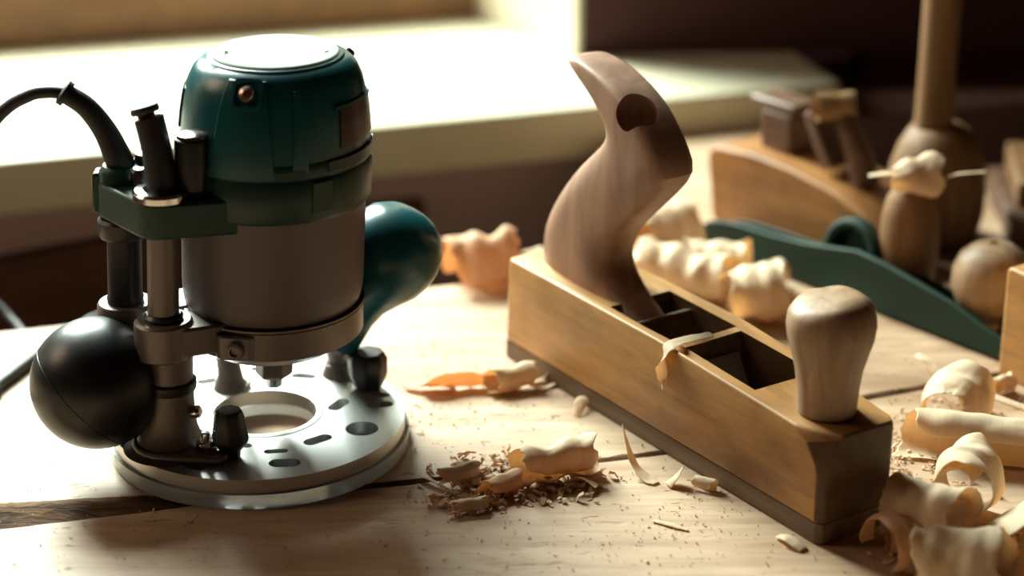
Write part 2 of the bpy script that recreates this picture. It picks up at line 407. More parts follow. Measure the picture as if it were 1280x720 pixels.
holes = [circ(3,3,28.5,72), circ(58,-18,9,28), slot(66,13,15,7.5,5), slot(63,27,16,6,-18), slot(43,13,17,8,62), slot(35,-32,17,8,38),
         slot(20,-60,17,9.5,4), slot(14,-46,13,5,8), slot(-4,-39,9,5,-10), slot(-34,45,13,8,20), slot(20,52,15,7,-12), slot(-4,62,16,7,0), slot(42,50,12,6,-40),
         slot(-27,-64,14,7,-22), circ(-66,28,6,24)]
base = plate_mesh('base_plate', circ(0,0,80.5,128), holes, 8.3, 16, M['plate'])
bm = nb(); 
ring = plate_mesh('sub_base', circ(0,0,82.5,128), [circ(3,3,31,72)], .2, 8.2, M['acrylic'], 2.6); ring['label'] = 'clear acrylic ring under the base plate'
# thin raised lip round the bit opening
bm = nb(); lathe(bm, [(28.7,8.6),(28.7,16.4),(30.6,16.6),(32.5,16.2),(32.5,15.9)], (3,3,0), cap=False, seg=64); finish('opening_rim', bm, M['plate'], R)

AX = 7.0    # motor axis before lean
def part(name, bm, m, **k):
    lean(bm); return finish(name, bm, m, R, **k)
# motor housing lower
bm = nb(); lathe(bm, [(0,60),(33,60),(36,61),(43,66.5),(46.5,70),(46.8,71)], (AX,0,0), seg=72); lathe(bm, [(0,71),(46.8,71),(46.8,84),(0,84)], (AX,0,0), seg=72, cap=False)
part('lower_housing', bm, M['cast'])
bm = nb(); lathe(bm, [(44,84),(48.6,84.2),(49.2,85),(49.2,86)], (AX,0,0), seg=72, cap=False)
lathe(bm, [(44.5,68.5),(48.4,68.5),(49.1,69.2),(49.1,84),(48.2,85),(44.5,85)], (AX,0,0), seg=72, cap=False)
part('clamp_collar', bm, M['cast'])
bm = nb(); lathe(bm, [(0,85.5),(45.5,85.5),(47.2,88),(48.2,93),(48.6,99),(48.8,146),(0,146)], (AX,0,0), seg=96)
part('motor_housing', bm, M['alu'])
# collet
bm = nb(); lathe(bm, [(0,40),(9,40),(10.5,41.5),(10.5,50),(12,51),(12,60),(0,60)], (AX+1,0,0), seg=6)
part('collet_nut', bm, M['cast'], bevel=.8, smooth=True)
bm = nb(); lathe(bm, [(0,33),(4.5,34),(4.5,42)], (AX+1,0,0), seg=24); part('spindle', bm, M['chrome'])
# green housings
prof = [(0,222.2),(34.5,222.2),(35.5,221.6),(36.0,220.8),(39,219.6),(42.6,216),(45.4,210),(47.2,203),(48.6,194),(49.6,184),(50.0,176.5)]
bm = nb(); lathe(bm, [(0,176)]+[(r,z) for r, z in prof[::-1]], (AX,0,0), seg=96, cap=False)
part('top_housing', bm, M['teal'])
bm = nb(); lathe(bm, [(46,145.5),(50.4,145),(51.6,147),(51.8,166),(50.9,167.6),(50.6,168.4),(51.2,169.6),(51.0,175),(50.2,176.6),(46,176.6)], (AX,0,0), seg=96, cap=False)
part('green_band', bm, M['green'])
bm = nb(); lathe(bm, [(0,222.3),(33.0,222.3),(33.2,222.9),(32.4,223.5),(0,223.9)], (AX,0,0), seg=72, cap=False)
part('cap_disc', bm, M['disc'])
def rad_at(z):
    q_ = prof[1:]
    for (r0,z0),(r1,z1) in zip(q_, q_[1:]):
        if z0 >= z >= z1: return r0+(r1-r0)*(z0-z)/(z0-z1+1e-9)
    return 50.0 if z > 168 else 51.8
def patch(name, az0, az1, z0, z1, off, m, taper=0, n=14, bev=0):
    """raised shell patch hugging the dome; azimuth in degrees, -90 = towards the front"""
    bm = nb(); outer = []; inner = []
    for j in range(n+1):
        t = j/n; z = z0+(z1-z0)*t; r = rad_at(z); ro, ri = [], []
        for i in range(n+1):
            a = math.radians(az0+taper*t + (az1-az0-2*taper*t)*i/n)
            ro.append(bm.verts.new(Vector((AX+(r+off)*math.cos(a), (r+off)*math.sin(a), z + off*.3))*MM))
            ri.append(bm.verts.new(Vector((AX+(r-1.2)*math.cos(a), (r-1.2)*math.sin(a), z-.4))*MM))
        outer.append(ro); inner.append(ri)
    for g, fl in ((outer, 0), (inner, 1)):
        for j in range(n):
            for i in range(n):
                f = (g[j][i], g[j][i+1], g[j+1][i+1], g[j+1][i]); bm.faces.new(f[::-1] if fl else f)
    for i in range(n):
        bm.faces.new((outer[0][i], inner[0][i], inner[0][i+1], outer[0][i+1])); bm.faces.new((outer[n][i+1], inner[n][i+1], inner[n][i], outer[n][i]))
        bm.faces.new((outer[i+1][0], inner[i+1][0], inner[i][0], outer[i][0])); bm.faces.new((outer[i][n], inner[i][n], inner[i+1][n], outer[i+1][n]))
    return part(name, bm, m, bevel=bev, smooth=True)
patch('front_panel', -124, -84, 168.8, 218.5, 1.5, M['teal'], 6, bev=.5)
patch('vertical_rib', -74, -64, 168.8, 214, 1.1, M['teal'], 2, bev=.5)
patch('side_label', -42, 4, 181, 201, .8, M['label'], 1)
patch('label_rim', -45, 7, 201.2, 203, 1.6, M['teal'], 0)
patch('side_label', -196, -166, 186, 206, .8, M['label'], 2)
patch('vent_rib', -62, -50, 150, 173, .9, M['green'], 0, bev=.4)
patch('lower_ledge', -52, 8, 170, 176, 2.0, M['green'], 0, bev=.5)
patch('lower_ledge', -150, -66, 169.5, 173.5, 1.3, M['green'], 0, bev=.5)
# screw in its square recess
az = math.radians(-102); zc = 213; rr_ = rad_at(zc)+1.6; nrm = Vector((math.cos(az)*.86, math.sin(az)*.86, .5)).normalized()
pc = Vector((AX+rr_*math.cos(az), rr_*math.sin(az), zc)); T1 = nrm.cross(Vector((0,0,1))).normalized(); T2 = nrm.cross(T1)
bm = nb(); n = 32; rg = []
for (s_, h_) in ((8.2,-1.5),(8.2,.8),(6.6,1.0),(5.8,-.8),(0,-.8)):
    if s_ == 0: rg.append([bm.verts.new((pc+nrm*h_)*MM)]); continue
    r_ = []
    for k in range(n):
        a = 2*math.pi*k/n; cx, sx = math.cos(a), math.sin(a); q_ = (abs(cx)**5+abs(sx)**5)**(-.2)
        r_.append(bm.verts.new((pc + (T1*cx+T2*sx)*s_*q_ + nrm*h_)*MM))
    rg.append(r_)
for a, b in zip(rg, rg[1:]):
    for k in range(n):
        if len(b) == 1: bm.faces.new((a[k], a[(k+1) % n], b[0]))
        else: bm.faces.new((a[k], a[(k+1) % n], b[(k+1) % n], b[k]))
part('screw_recess', bm, M['teal'])
bm = nb(); lathe(bm, [(4.2,-1),(4.2,1.2),(3.4,2.6),(1.6,3.2),(1.5,1.8),(0,1.8)], pc, nrm, 28); part('screw', bm, M['screw'])
bm = nb(); lathe(bm, [(3.2,-1.5),(3.2,2.5),(2.4,3.6),(0,3.8)], (AX+35.5,23,214.5), (.6,.4,.7), 20); part('screw', bm, M['black'])
bm = nb(); lathe(bm, [(2.2,0),(2.2,.9),(1.2,1.1),(1.2,.4),(0,.4)], (AX-26,-5,223.1), (0,0,1), 20); part('screw', bm, M['chrome'])
bm = nb(); lathe(bm, [(1.6,0),(1.6,.9),(.8,1.1),(.8,.4),(0,.4)], (AX+26,-2,223.1), (0,0,1), 20); part('screw', bm, M['chrome'])
# guide columns
PA = (-70.5, -13); PB = (-46, -41)
bm = nb(); lathe(bm, [(0,88),(9.6,88),(9.8,92),(9.2,93),(9.2,132),(0,132)], (*PA,0), seg=40); part('guide_column', bm, M['black'])
bm = nb(); lathe(bm, [(0,60),(8.2,60),(8.2,142),(0,142)], (*PB,0), seg=40); part('guide_column', bm, M['cast'])
bm = nb(); lathe(bm, [(0,90),(10.2,90.5),(10.4,92.5),(9,94),(0,94)], (*PB,0), seg=40); part('seal_ring', bm, M['black'])
# lower carriage rings and bracket arm
bm = nb(); prism(bm, hull2([(*PB,13.5),(AX-22,-31,12)]), 72, 88); part('carriage_arm', bm, M['cast'], bevel=1.5)
bm = nb(); prism(bm, hull2([(*PA,13),(AX-36,6,14)]), 71, 86); part('carriage_arm', bm, M['cast'], bevel=1.5)
bm = nb(); lathe(bm, [(9,70),(14.6,70),(15.4,71),(15.4,89),(14.2,90.5),(9,90.5)], (*PB,0), seg=48, cap=True); part('carriage_ring', bm, M['cast'])
bm = nb(); lathe(bm, [(10,68),(14.2,68),(15,69),(15,87.5),(14,89),(10,89)], (*PA,0), seg=48, cap=True); part('carriage_ring', bm, M['cast'])
# clamp ear with bolt at the collar front
bm = nb(); prism(bm, hull2([(AX-20,-44.5,5),(AX-8,-47,4)]), 70, 83.5); part('clamp_ear', bm, M['cast'], bevel=1)
bm = nb(); lathe(bm, [(0,-2),(4.6,-2),(4.6,2.2),(3.4,2.8),(2.6,2.8),(2.4,1),(0,1)], (AX-14,-51.5,76.5), (-.25,-1,0), 24); part('clamp_bolt', bm, M['cast'])
# pillar sockets down to the base
bm = nb(); lathe(bm, [(0,16),(25,16.1),(21,18),(17,22),(14.5,28),(13.2,36),(12.4,50),(12,66),(12.6,70),(0,70)], (PB[0]+3,PB[1]+1,0), seg=48); part('pillar', bm, M['cast'])
bm = nb(); lathe(bm, [(0,16),(9,16.1),(12.5,20),(12.5,66),(0,68)], (PA[0]+5,PA[1],0), seg=40); part('pillar', bm, M['black'])
bm = nb(); lathe(bm, [(0,50),(13.6,50),(14,51),(14,55),(13,56),(0,56)], (PB[0]+3,PB[1]+1,0), seg=40); part('pillar_band', bm, M['black'])
bm = nb(); lathe(bm, [(0,-1),(3.4,-1),(3.6,3),(2,4.4),(0,4.6)], (PB[0]+16,PB[1]-3,38), (1,-.4,.3), 20); part('bolt', bm, M['chrome'])
# cast foot spreading over the plate
bm = nb(); prism(bm, hull2([(PB[0]+3,PB[1],20),(PA[0]+12,PA[1]-2,9),(-16,-58,6)]), 16.05, 21); part('cast_foot', bm, M['cast'], bevel=2, bseg=3)
# rear supports
for (x0,y0,x1,y1) in ((-20,36,-24,40),(40,55,36,48)):
    bm = nb(); tube(bm, [(x0,y0,16.2),(x0-.5,y0,19),(x0-1,y0+1,26),(x1,y1,44),(x1-2,y1-2,72)], [12,9,7,6.2,7.5], 24); part('rear_support', bm, M['cast'])
# upper green bracket
bm = nb(); prism(bm, hull2([(*PA,13.5),(*PB,14.5),(AX-12,-8,37.5)]), 139, 158); part('upper_bracket', bm, M['green'], bevel=1.5, bseg=3)
bm = nb(); lathe(bm, [(0,158),(13,158),(12.5,163),(10.5,166),(0,166)], (*PA,0), seg=40); part('cord_socket', bm, M['green'])
bm = nb(); lathe(bm, [(0,127),(12.6,127),(13.6,129),(13.6,136),(12,137.5),(0,137.5)], (PA[0],PA[1]-1,0), seg=40); part('column_cap', bm, M['black'])
bm = nb(); lathe(bm, [(0,158),(15.2,158),(15.2,161),(13.8,162.4),(10,162.4),(9.4,159.5),(0,159.5)], (*PB,0), seg=48, cap=False); part('chrome_collar', bm, M['chrome'])
bm = nb(); box(bm, PA[0]-16, PA[0]-11, PA[1]-4, PA[1]+8, 140, 162); part('side_tab', bm, M['green'], bevel=1.5)
# depth rod with rubber sleeve, adjusting knob and small screws
bm = nb(); tube(bm, [(PB[0],PB[1],156),(PB[0]-.5,PB[1]+1,166),(PB[0]-3,PB[1]+3,182),(PB[0]-7,PB[1]+6,197)], [8.2,8,7.6,7.6], 28); part('depth_rod_sleeve', bm, M['rubber'])
dr = Vector((-.28,.18,1)).normalized(); e = Vector((PB[0]-7,PB[1]+6,197))
bm = nb(); lathe(bm, [(0,0),(7.6,0),(7.6,.9),(6,1.4),(0,1.4)], e, dr, 28); part('sleeve_washer', bm, M['chrome'])
bm = nb(); lathe(bm, [(0,1.4),(4.5,1.4),(4.5,3.0),(7.0,3.4),(7.6,5),(7,7),(0,7.6)], e+Vector((-1,0,0)), dr, 28); part('rod_tip', bm, M['rubber'])
bm = nb(); lathe(bm, [(0,156),(10.4,156),(10.4,160),(9.4,161),(9.6,186),(9.2,188),(0,188.4)], (-31,-36,0), seg=14); part('adjusting_knob', bm, M['black'], bevel=.6)
bm = nb(); lathe(bm, [(0,188.6),(8.4,188.6),(8.0,190.2),(5,191.2),(0,191.4)], (-31,-36,0), seg=28); part('knob_cap', bm, M['chrome'])
bm = nb(); lathe(bm, [(0,158),(5,158),(5,165),(7.4,166),(7.4,171),(3,172),(3,176),(4.6,177),(4.6,181),(0,182)], (-58,-8,0), seg=20); part('lock_screw', bm, M['black'])
bm = nb(); lathe(bm, [(0,158),(4.5,158),(4.5,166),(3,168),(0,168)], (-60,-26,0), seg=6); part('hex_bolt', bm, M['chrome'])
bm = nb(); lathe(bm, [(0,158),(4.5,158),(4.5,170),(3,172),(0,172)], (-38,-14,0), seg=6); part('hex_bolt', bm, M['chrome'])
# ball grip (left) with seam, and egg shaped grip (right)
ballc = Vector((-80, -38, 52.5)); bd = Vector((-.93,-.2,.30)).normalized(); rb = 35.3
pr = []
for k in range(0, 41):
    a = math.pi*k/40; r, z = rb*math.sin(a), -rb*math.cos(a)
    if k >= 39.9: r = 0
    if k < 5: continue
    pr.append((max(r, 0), z))
pr = [(0,-42),(12,-42),(13,-38)] + pr
bm = nb(); lathe(bm, pr, ballc, bd, 64, cap=False); ball = finish('ball_grip', bm, M['ball'], R)
bm = nb(); ringp = [(rb*math.cos(.30)-.15+ .45*math.cos(a), rb*math.sin(.30)+.45*math.sin(a)) for a in [2*math.pi*k/8 for k in range(9)]]
lathe(bm, ringp, ballc, Vector((-.75,-.15,-.65)).normalized(), 72, cap=False); finish('seam', bm, M['ball'], ball)
bm = nb(); lathe(bm, [(0,0),(15,0),(16,2),(16,7),(14,9),(0,9)], (-57,-40,44), (-.93,.0,.25), 40); finish('grip_collar', bm, M['black'], R)
g0 = Vector((46,38,46)); g1 = Vector((72,38,96)); gd = (g1-g0).normalized(); L_ = (g1-g0).length
bm = nb(); lathe(bm, [(0,-6),(9,-6),(9.5,4),(10,14),(12.5,24),(18.5,34),(24.5,43),(27.6,52),(28.2,60),(26.5,69),(22,76.5),(15.5,81.5),(7,84.3),(0,84.8)], g0, gd, 64); finish('egg_grip', bm, M['teal'], R)
bm = nb(); tube(bm, [(40,40,40),(46,38,48),(50,38,54)], [8,9,10], 20); finish('grip_stem', bm, M['cast'], R)
# thumb screws on the plate
bm = nb(); lathe(bm, [(0,16),(5,16),(5.4,20),(9.6,25),(10,28),(8.2,40),(7,43.5),(0,44.5)], (-9,-53,0), seg=8); finish('thumb_screw', bm, M['black'], R, bevel=1)
bm = nb(); lathe(bm, [(0,16),(7,16),(9,19),(11.5,26),(11.6,35),(9.5,38.5),(0,39.5)], (58,35,0), seg=8); finish('thumb_screw', bm, M['black'], R, bevel=1)
bm = nb()
lathe(bm, [(0,21.2),(5.6,21.2),(5.6,25),(3.5,26),(0,26)], (-22,-52,0), seg=6); lathe(bm, [(0,26),(2.4,26),(2.4,30),(0,30.5)], (-22,-52,0), seg=12)
finish('star_nut', bm, M['chrome'], R, bevel=.4)
# power cord
def rl_(v): return ((v.x-C.x)*1000, (v.y-C.y)*1000, v.z*1000)
Yc = C.y-.012
s0 = (PA[0]+7, PA[1], 163); cab = [rl_(PY(131,163,Yc)), rl_(PY(108,134,Yc)), rl_(PY(82,117,Yc))]
bm = nb(); tube(bm, [s0, (s0[0]-2,s0[1],170)] + cab, [7.4,7.2,6.2,5.6,5.2], 24); 
v_ = Vector(cab[2]); u_ = Vector(cab[2])-Vector(cab[1])
lathe(bm, [(0,-1.5),(6.8,-1.5),(7,1.5),(5,2.5),(0,2.5)], v_, u_.normalized(), 24)
finish('strain_relief', bm, M['rubber'], R)
c_ = [cab[2], rl_(PY(60,115,Yc)), rl_(PY(35,120,Yc)), rl_(PY(0,143,Yc)), rl_(PY(-60,215,Yc)), (-250,-20,90), (-262,-40,30), (-240,-45,4.2)]
c_ += [rl_(P(-30,500,.0035)), rl_(P(0,480,.0035)), rl_(P(50,442,.0035)), rl_(P(90,415,.0035)), (c3 := rl_(P(118,398,.0035)))]
c_ += [(c3[0]+6, c3[1]+16, -2), (c3[0]-6, c3[1]+40, -22), rl_(PY(45,424,1.275)), rl_(PY(18,404,1.29)), rl_(PY(0,385,1.30)), rl_(PY(-60,330,1.32))]
bm = nb(); tube(bm, c_, [3.3]*len(c_), 14, 10); finish('power_cord', bm, M['rubber'], R)

def sub(child, parent):
    k = {o.name.split('.')[0]: o for o in R.children}
    k[child].parent = k[parent]
for a_, b_ in (('knob_cap','adjusting_knob'),('sleeve_washer','depth_rod_sleeve'),('rod_tip','depth_rod_sleeve'),('opening_rim','base_plate'),('screw_recess','front_panel'),('label_rim','top_housing'),('clamp_bolt','clamp_ear'),('strain_relief','power_cord'),('grip_stem','egg_grip'),('pillar_band','pillar')):
    sub(a_, b_)

# ================================================================= WOODEN PLANE (front)
O1 = P(630,445); L1 = (P(1023,685)-O1).normalized(); rz = math.atan2(L1.y, L1.x)
PL = thing('wooden_hand_plane', 'large golden wooden hand plane with curved horn handle and round front knob', 'hand plane', O1, rz)
def top(x): return 65-.0*x if x < 160 else (65-(x-160)*.05)
bm = nb()
plan = [(0,2),(3,0),(150,-0.6),(284,0),(288,3),(288,46),(284,49),(220,55),(150,58),(60,57),(4,54),(0,51)]
bz = 12
va = [bm.verts.new(Vector((x,y,bz))*MM) for x, y in plan]; vt = [bm.verts.new(Vector((x + (4 if x < 10 else 0),y,top(x)))*MM) for x, y in plan]; n = len(plan)
bm.faces.new(va[::-1]); bm.faces.new(vt)
for k in range(n): bm.faces.new((va[k], va[(k+1) % n], vt[(k+1) % n], vt[k]))
# sweeping chamfer at the near front corner
for (q0, q1, q2, sgn) in (((283,-1,48),(262,-1,61),(284,13,61),-1),((288.5,-1,34),(273,-1,55),(288.5,11,56),-1),((289,-1,16),(282,-1,44),(289,8,44),-1),((288.3,44,61),(280,49,61),(288.3,49,50),1)):
    p0, p1, p2 = Vector(q0)*MM, Vector(q1)*MM, Vector(q2)*MM
    nn = (p1-p0).cross(p2-p0).normalized()
    if nn.dot(Vector((1,sgn,1))) < 0: nn = -nn
    r_ = bmesh.ops.bisect_plane(bm, geom=bm.verts[:]+bm.edges[:]+bm.faces[:], plane_co=p0, plane_no=nn, clear_outer=True)
    bmesh.ops.holes_fill(bm, edges=[e_ for e_ in r_['geom_cut'] if isinstance(e_, bmesh.types.BMEdge)])
bmesh.ops.recalc_face_normals(bm, faces=bm.faces)
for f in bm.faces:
    if f.normal.x > .5 and f.calc_center_median().x > .25: f.material_index = 1  # front end: end grain, darkened further to hold its shade
body = finish('body', bm, [M['beech'], M['end_grain_shade']], PL, bevel=1.6, bseg=3)
cb = nb(); prism_y(cb, [(96,80),(96,44),(128,38),(148,14),(157,14),(157,80)], 8.5, 50.5); cbm(cb); boolean(body, cb)  # throat walls painted dark for the shade inside, both cuts
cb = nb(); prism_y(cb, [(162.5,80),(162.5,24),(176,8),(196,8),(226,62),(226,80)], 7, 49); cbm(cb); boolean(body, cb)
bm = nb(); prism(bm, [(x if 3 < x < 285 else (1.0 if x < 4 else 287.5), min(max(y,.6),57)) for x, y in plan], .2, 11.9); finish('sole', bm, M['sole'], PL, bevel=.8)['label'] = 'dark greyish sole strip'
# iron and wedge lying in the throat
bm = nb(); prism_y(bm, [(112,58),(119,61),(150,19),(140,17)], 9.5, 49); w_ = finish('wedge', bm, M['end_grain_shade'], PL, bevel=1); w_['label'] = 'dark brown wedge'
bm = nb(); prism_y(bm, [(164.5,52),(166.5,53),(190,14),(187,12)], 11, 45); finish('iron', bm, M['steel_edge'], PL, bevel=.3)
# horn handle: lofted sections  (back x,z) (front x,z) thickness
secs = [((12,41),(118,41),30),((11.5,60),(124,53),31),((12.5,68),(104,60),32),((14,75),(87,71),33),((17,88),(78,81),34),((26,103),(82,94),34),((38,119),(94,108),34),((52,134),(108,120),34),
        ((66,146),(122,133),33),((77,154),(134,147),31),((79,160),(127,158),30),((76,167),(117,169),30),((69,174),(107,178),30),((59,180.5),(92,186.5),29),((49,186.5),(73,192.5),28),((41,191),(55,195.5),26),((38,194),(44,196),20)]
bm = nb(); rings = []; N = 28; YC = 27
for (b, f, th) in secs:
    cx, cz = (b[0]+f[0])/2, (b[1]+f[1])/2; hx, hz = (f[0]-b[0])/2, (f[1]-b[1])/2; ring = []
    for k in range(N):
        a = 2*math.pi*k/N; ca, sa = math.cos(a), math.sin(a); e_ = 2/(3.0 if cz < 150 else 4.6)
        ux = math.copysign(abs(ca)**e_, ca); uy = math.copysign(abs(sa)**e_, sa)
        ring.append(bm.verts.new(Vector((cx+hx*ux, YC+th/2*uy, cz+hz*ux))*MM))
    rings.append(ring)
for a, b in zip(rings, rings[1:]):
    for k in range(N): bm.faces.new((a[k], a[(k+1) % N], b[(k+1) % N], b[k]))
bm.faces.new(rings[0][::-1]); bm.faces.new(rings[-1])
horn = finish('horn_handle', bm, M['tote'], PL, subsurf=1); horn['label'] = 'curved brown horn handle with scooped hollow'
cb = nb(); bmesh.ops.create_uvsphere(cb, u_segments=40, v_segments=24, radius=1)
mt = Matrix.Translation(Vector((101,21,175))*MM) @ Matrix.Rotation(math.radians(40), 4, 'Y') @ Matrix.Diagonal(Vector((.0125,.0115,.0115,1)))
bmesh.ops.transform(cb, matrix=mt, verts=cb.verts); boolean(horn, cb)
# front knob
bm = nb(); lathe(bm, [(0,61),(15.2,61),(15.4,66),(15.9,74),(17.2,84),(19.6,93),(21.8,101),(22.7,108),(22.1,114),(19.4,119.4),(14.5,123),(8,124.8),(0,125.3)], (262,24,-.6), (0,0,1), 56)
for v in bm.verts:
    q_ = v.co*1000
    if q_.z > 104: v.co.z += .0009*noise.noise(q_*.07)
    # sliced facet on the top towards the near side
    d = (q_.z-120.8) + (-(q_.y-24)*.22) + (-(q_.x-262)*.12)
    if d > 0: v.co.z -= d*.6*MM
finish('front_knob', bm, M['knob'], PL, angle=50)

# ================================================================= SECOND WOODEN PLANE (behind)
O2 = P(890,276.5) + Vector((.0025,.0015,0)); L2 = Vector((math.cos(math.radians(-52)), math.sin(math.radians(-52)), 0)); rz2 = math.atan2(L2.y, L2.x)
P2 = thing('wooden_hand_plane', 'blurred wooden hand plane with blocky dark handle behind the green metal plane', 'hand plane', O2, rz2)
bm = nb(); prism_y(bm, [(-4,.2),(150,.2),(154,8),(154,34),(140,43),(110,52),(70,57),(30,58),(0,55),(-8,52),(-11,46)], 0, 60); finish('body', bm, M['back_beech'], P2, bevel=2.5, bseg=3)
bm = nb(); prism(bm, [(22,18),(52,18),(52,44),(22,44)], 57, 86); prism(bm, [(10,18),(54,18),(54,44),(10,44)], 85.9, 93)
finish('block_handle', bm, M['dark_wood'], P2, bevel=3, bseg=3)
bm = nb(); prism_y(bm, [(86,58),(66,92),(71,96),(96,62)], 14, 44); finish('wedge', bm, M['dark_wood'], P2, bevel=2)
bm = nb(); tube(bm, [(112,30,52),(104,30,70),(92,30,88),(88,30,96)], [10,9,8,6], 20); finish('horn', bm, M['dark_wood'], P2)

# ================================================================= GREEN METAL PLANE
O3 = P(883,309); L3 = (P(1240,450)-O3).normalized(); rz3 = math.atan2(L3.y, L3.x)
P3 = thing('metal_hand_plane', 'dark green metal hand plane with arched side cheeks and round wooden knob', 'hand plane', O3, rz3)
cheek = [(-7,2),(-8,12),(0,19),(14,23),(34,25),(60,26),(90,29),(118,34),(134,37),(158,35),(184,31),(214,26),(240,18),(258,14),(262,2)]
bm = nb(); prism_y(bm, cheek, 0, 4); finish('side_cheek', bm, M['green_iron'], P3, bevel=.8)
bm = nb(); prism_y(bm, [(x, z if z < 6 else 5+(z-5)*.55) for x, z in cheek], 30, 33); finish('side_cheek', bm, M['green_iron'], P3, bevel=.8)
bm = nb(); box(bm, -7, 261, 4.05, 29.95, .2, 5); finish('sole', bm, M['green_iron'], P3, bevel=.5)
bm = nb(); lathe(bm, [(0,4),(18,4),(22,4.6),(23,6),(23,14),(20,15.5),(16.5,14.5),(14,6),(0,6)][::-1], (122,22,28), (0,-1,0.12), 48, cap=False)
prism_y(bm, [(104,5),(140,5),(140,26),(104,26)], 10, 26)
finish('ring_boss', bm, M['green_iron'], P3, bevel=.6)
bm = nb(); prism_y(bm, [(146,5),(196,5),(184,18),(160,30),(148,32)], 8, 28); finish('frog', bm, M['black'], P3, bevel=1)
def l3(p): 
    d = p-O3; return (d.dot(Vector((L3.x,L3.y,0)))*1000, d.dot(Vector((-L3.y,L3.x,0)))*1000, p.z*1000)
kp = l3(P(1237,392,.008))
KX, KY = 232, 34
bm = nb(); lathe(bm, [(0,5),(9,5),(10,7),(9,11),(13,15),(20.5,22),(24.4,33),(24,44),(20,53),(12,59.5),(3,61),(2.8,59.5),(0,59.5)], (kp[0]+9, 28, 0), (0,0,1), 40); finish('front_knob', bm, M['knob'], P3)
tp = l3(PY(1137,300,1.285))
bm = nb(); lathe(bm, [(0,5),(15,5),(16.5,14),(18.5,30),(19,46),(18.2,60),(16,71),(11,79),(0,81)], (tp[0], tp[1], 0), (0,0,1), 36); finish('rear_handle', bm, M['mallet'], P3)['label'] = 'stout wooden rear handle'

# ================================================================= MALLET, BOARDS AT THE RIGHT
mp = Vector((.2915, 1.405, 0))
ML = thing('carving_mallet', 'tan turned wooden mallet standing on its head, its handle pointing up', 'mallet', mp)
bm = nb(); lathe(bm, [(0,.2),(26,.2),(30,3),(33.5,20),(34,38),(31.5,54),(27,68),(21,78.5),(15,82),(0,82)], (0,0,0), seg=56); finish('head', bm, M['mallet'], ML)
bm = nb(); lathe(bm, [(13.5,82.1),(12.9,86),(12.4,120),(12.6,170),(13.2,230),(12,246),(0,248)], (-5,0,0), seg=40); finish('handle', bm, M['mallet'], ML)
# block at the right edge
bk = P(1247,468); 
B = thing('wooden_block', 'tan upright wooden block cut off by the right edge, in front of green plane', 'block', bk, math.radians(-56))
bm = nb(); prism_y(bm, [(0,.2),(150,.2),(150,66),(22,68),(3,69),(0,67)], 0, 40); finish('body', bm, M['beech'], B, bevel=1.5)
for i, (px, py, zz, hh) in enumerate(((1262,262,0,20),(1270,262,20.4,18))):
    q_ = P(1255,322)
    bm = nb(); box(bm, -34+6*i, 150, -75+25*i, 45, 0, hh)
    o = finish('offcut_board', bm, [M['dark_wood'], M['mallet']][i], None, bevel=2, loc=(.379+.004*i, 1.455, zz*MM+.0001), rot=(0,0,math.radians(-4-3*i)))
    tag(o, ['blurred dark brown offcut board lying flat at the far right edge', 'blurred lighter brown offcut board stacked on top of another at the far right'][i], 'board', 'stacked offcut boards')
# ================================================================= SHAVINGS
def curl(W, r0, r1, turns, a0=-90, ragged=1.2, cone=0, wave=.5, drift=0, th=.35, flat=1.0, seed=0, m='shave', name='wood_shaving'):
    """rolled shaving, axis along local x, resting on z=0"""
    rnd = random.Random(seed); bm = nb(); NA = int(40*turns)+6; NX = 18; rows = []
    for i in range(NA+1):
        t = i/NA; a = math.radians(a0 + 360*turns*t); row = []
        e0 = ragged*(noise.noise(Vector((t*9, seed, .5)))*2.4 + noise.noise(Vector((t*46, seed, 2.5)))*.8) + W*.16*t*t; e1 = ragged*(noise.noise(Vector((t*9, seed, 7.5)))*2.4 + noise.noise(Vector((t*46, seed, 5.5)))*.8) - W*.2*t*t
        for j in range(NX+1):
            s = j/NX; x = -W/2+e0 + (W+e1-e0)*s + drift*t
            r = (r0+(r1-r0)*t)*(1+cone*(s-.5)) + wave*noise.noise(Vector((x*.10, t*4*turns, seed*3.1)))*2.4 + wave*.35*noise.noise(Vector((x*.5, t*13*turns, seed*1.7))) + .12*abs(x)*noise.noise(Vector((t*3*turns, x*.03, seed*5.3)))
            row.append(bm.verts.new(Vector((x, r*math.cos(a), r*math.sin(a)*flat))*MM))
        rows.append(row)
    for a, b in zip(rows, rows[1:]):
        for j in range(NX): bm.faces.new((a[j], a[j+1], b[j+1], b[j]))
    mz = min(v.co.z for v in bm.verts)
    for v in bm.verts: v.co.z -= mz - .0003
    return bm, th
def ribbon(st, bow=.12, wave=.4, seed=0, n=7, NX=6):
    """strip: stations (x,y,z,width,roll) in mm"""
    bm = nb(); sp = catmull([s[:3] for s in st], n); pr_ = catmull([(s[3], s[4], 0) for s in st], n); rows = []
    for i, p in enumerate(sp):
        t = (sp[min(i+1, len(sp)-1)] - sp[max(i-1, 0)]).normalized()
        w_, roll = pr_[i].x, math.radians(pr_[i].y)
        sd = t.cross(Vector((0,0,1)));  sd = sd.normalized() if sd.length > .05 else Vector((1,0,0))
        up = sd.cross(t).normalized(); S = sd*math.cos(roll)+up*math.sin(roll); Nn = up*math.cos(roll)-sd*math.sin(roll)
        row = []
        for j in range(NX+1):
            s = j/NX*2-1; ww = w_/2*(1+.25*noise.noise(Vector((i*.35, seed, s))))
            row.append(bm.verts.new((p + S*s*ww + Nn*(bow*w_*(1-s*s) + wave*noise.noise(Vector((i*.3, s*2, seed)))))*MM))
        rows.append(row)
    for a, b in zip(rows, rows[1:]):
        for j in range(NX): bm.faces.new((a[j], a[j+1], b[j+1], b[j]))
    return bm, .35
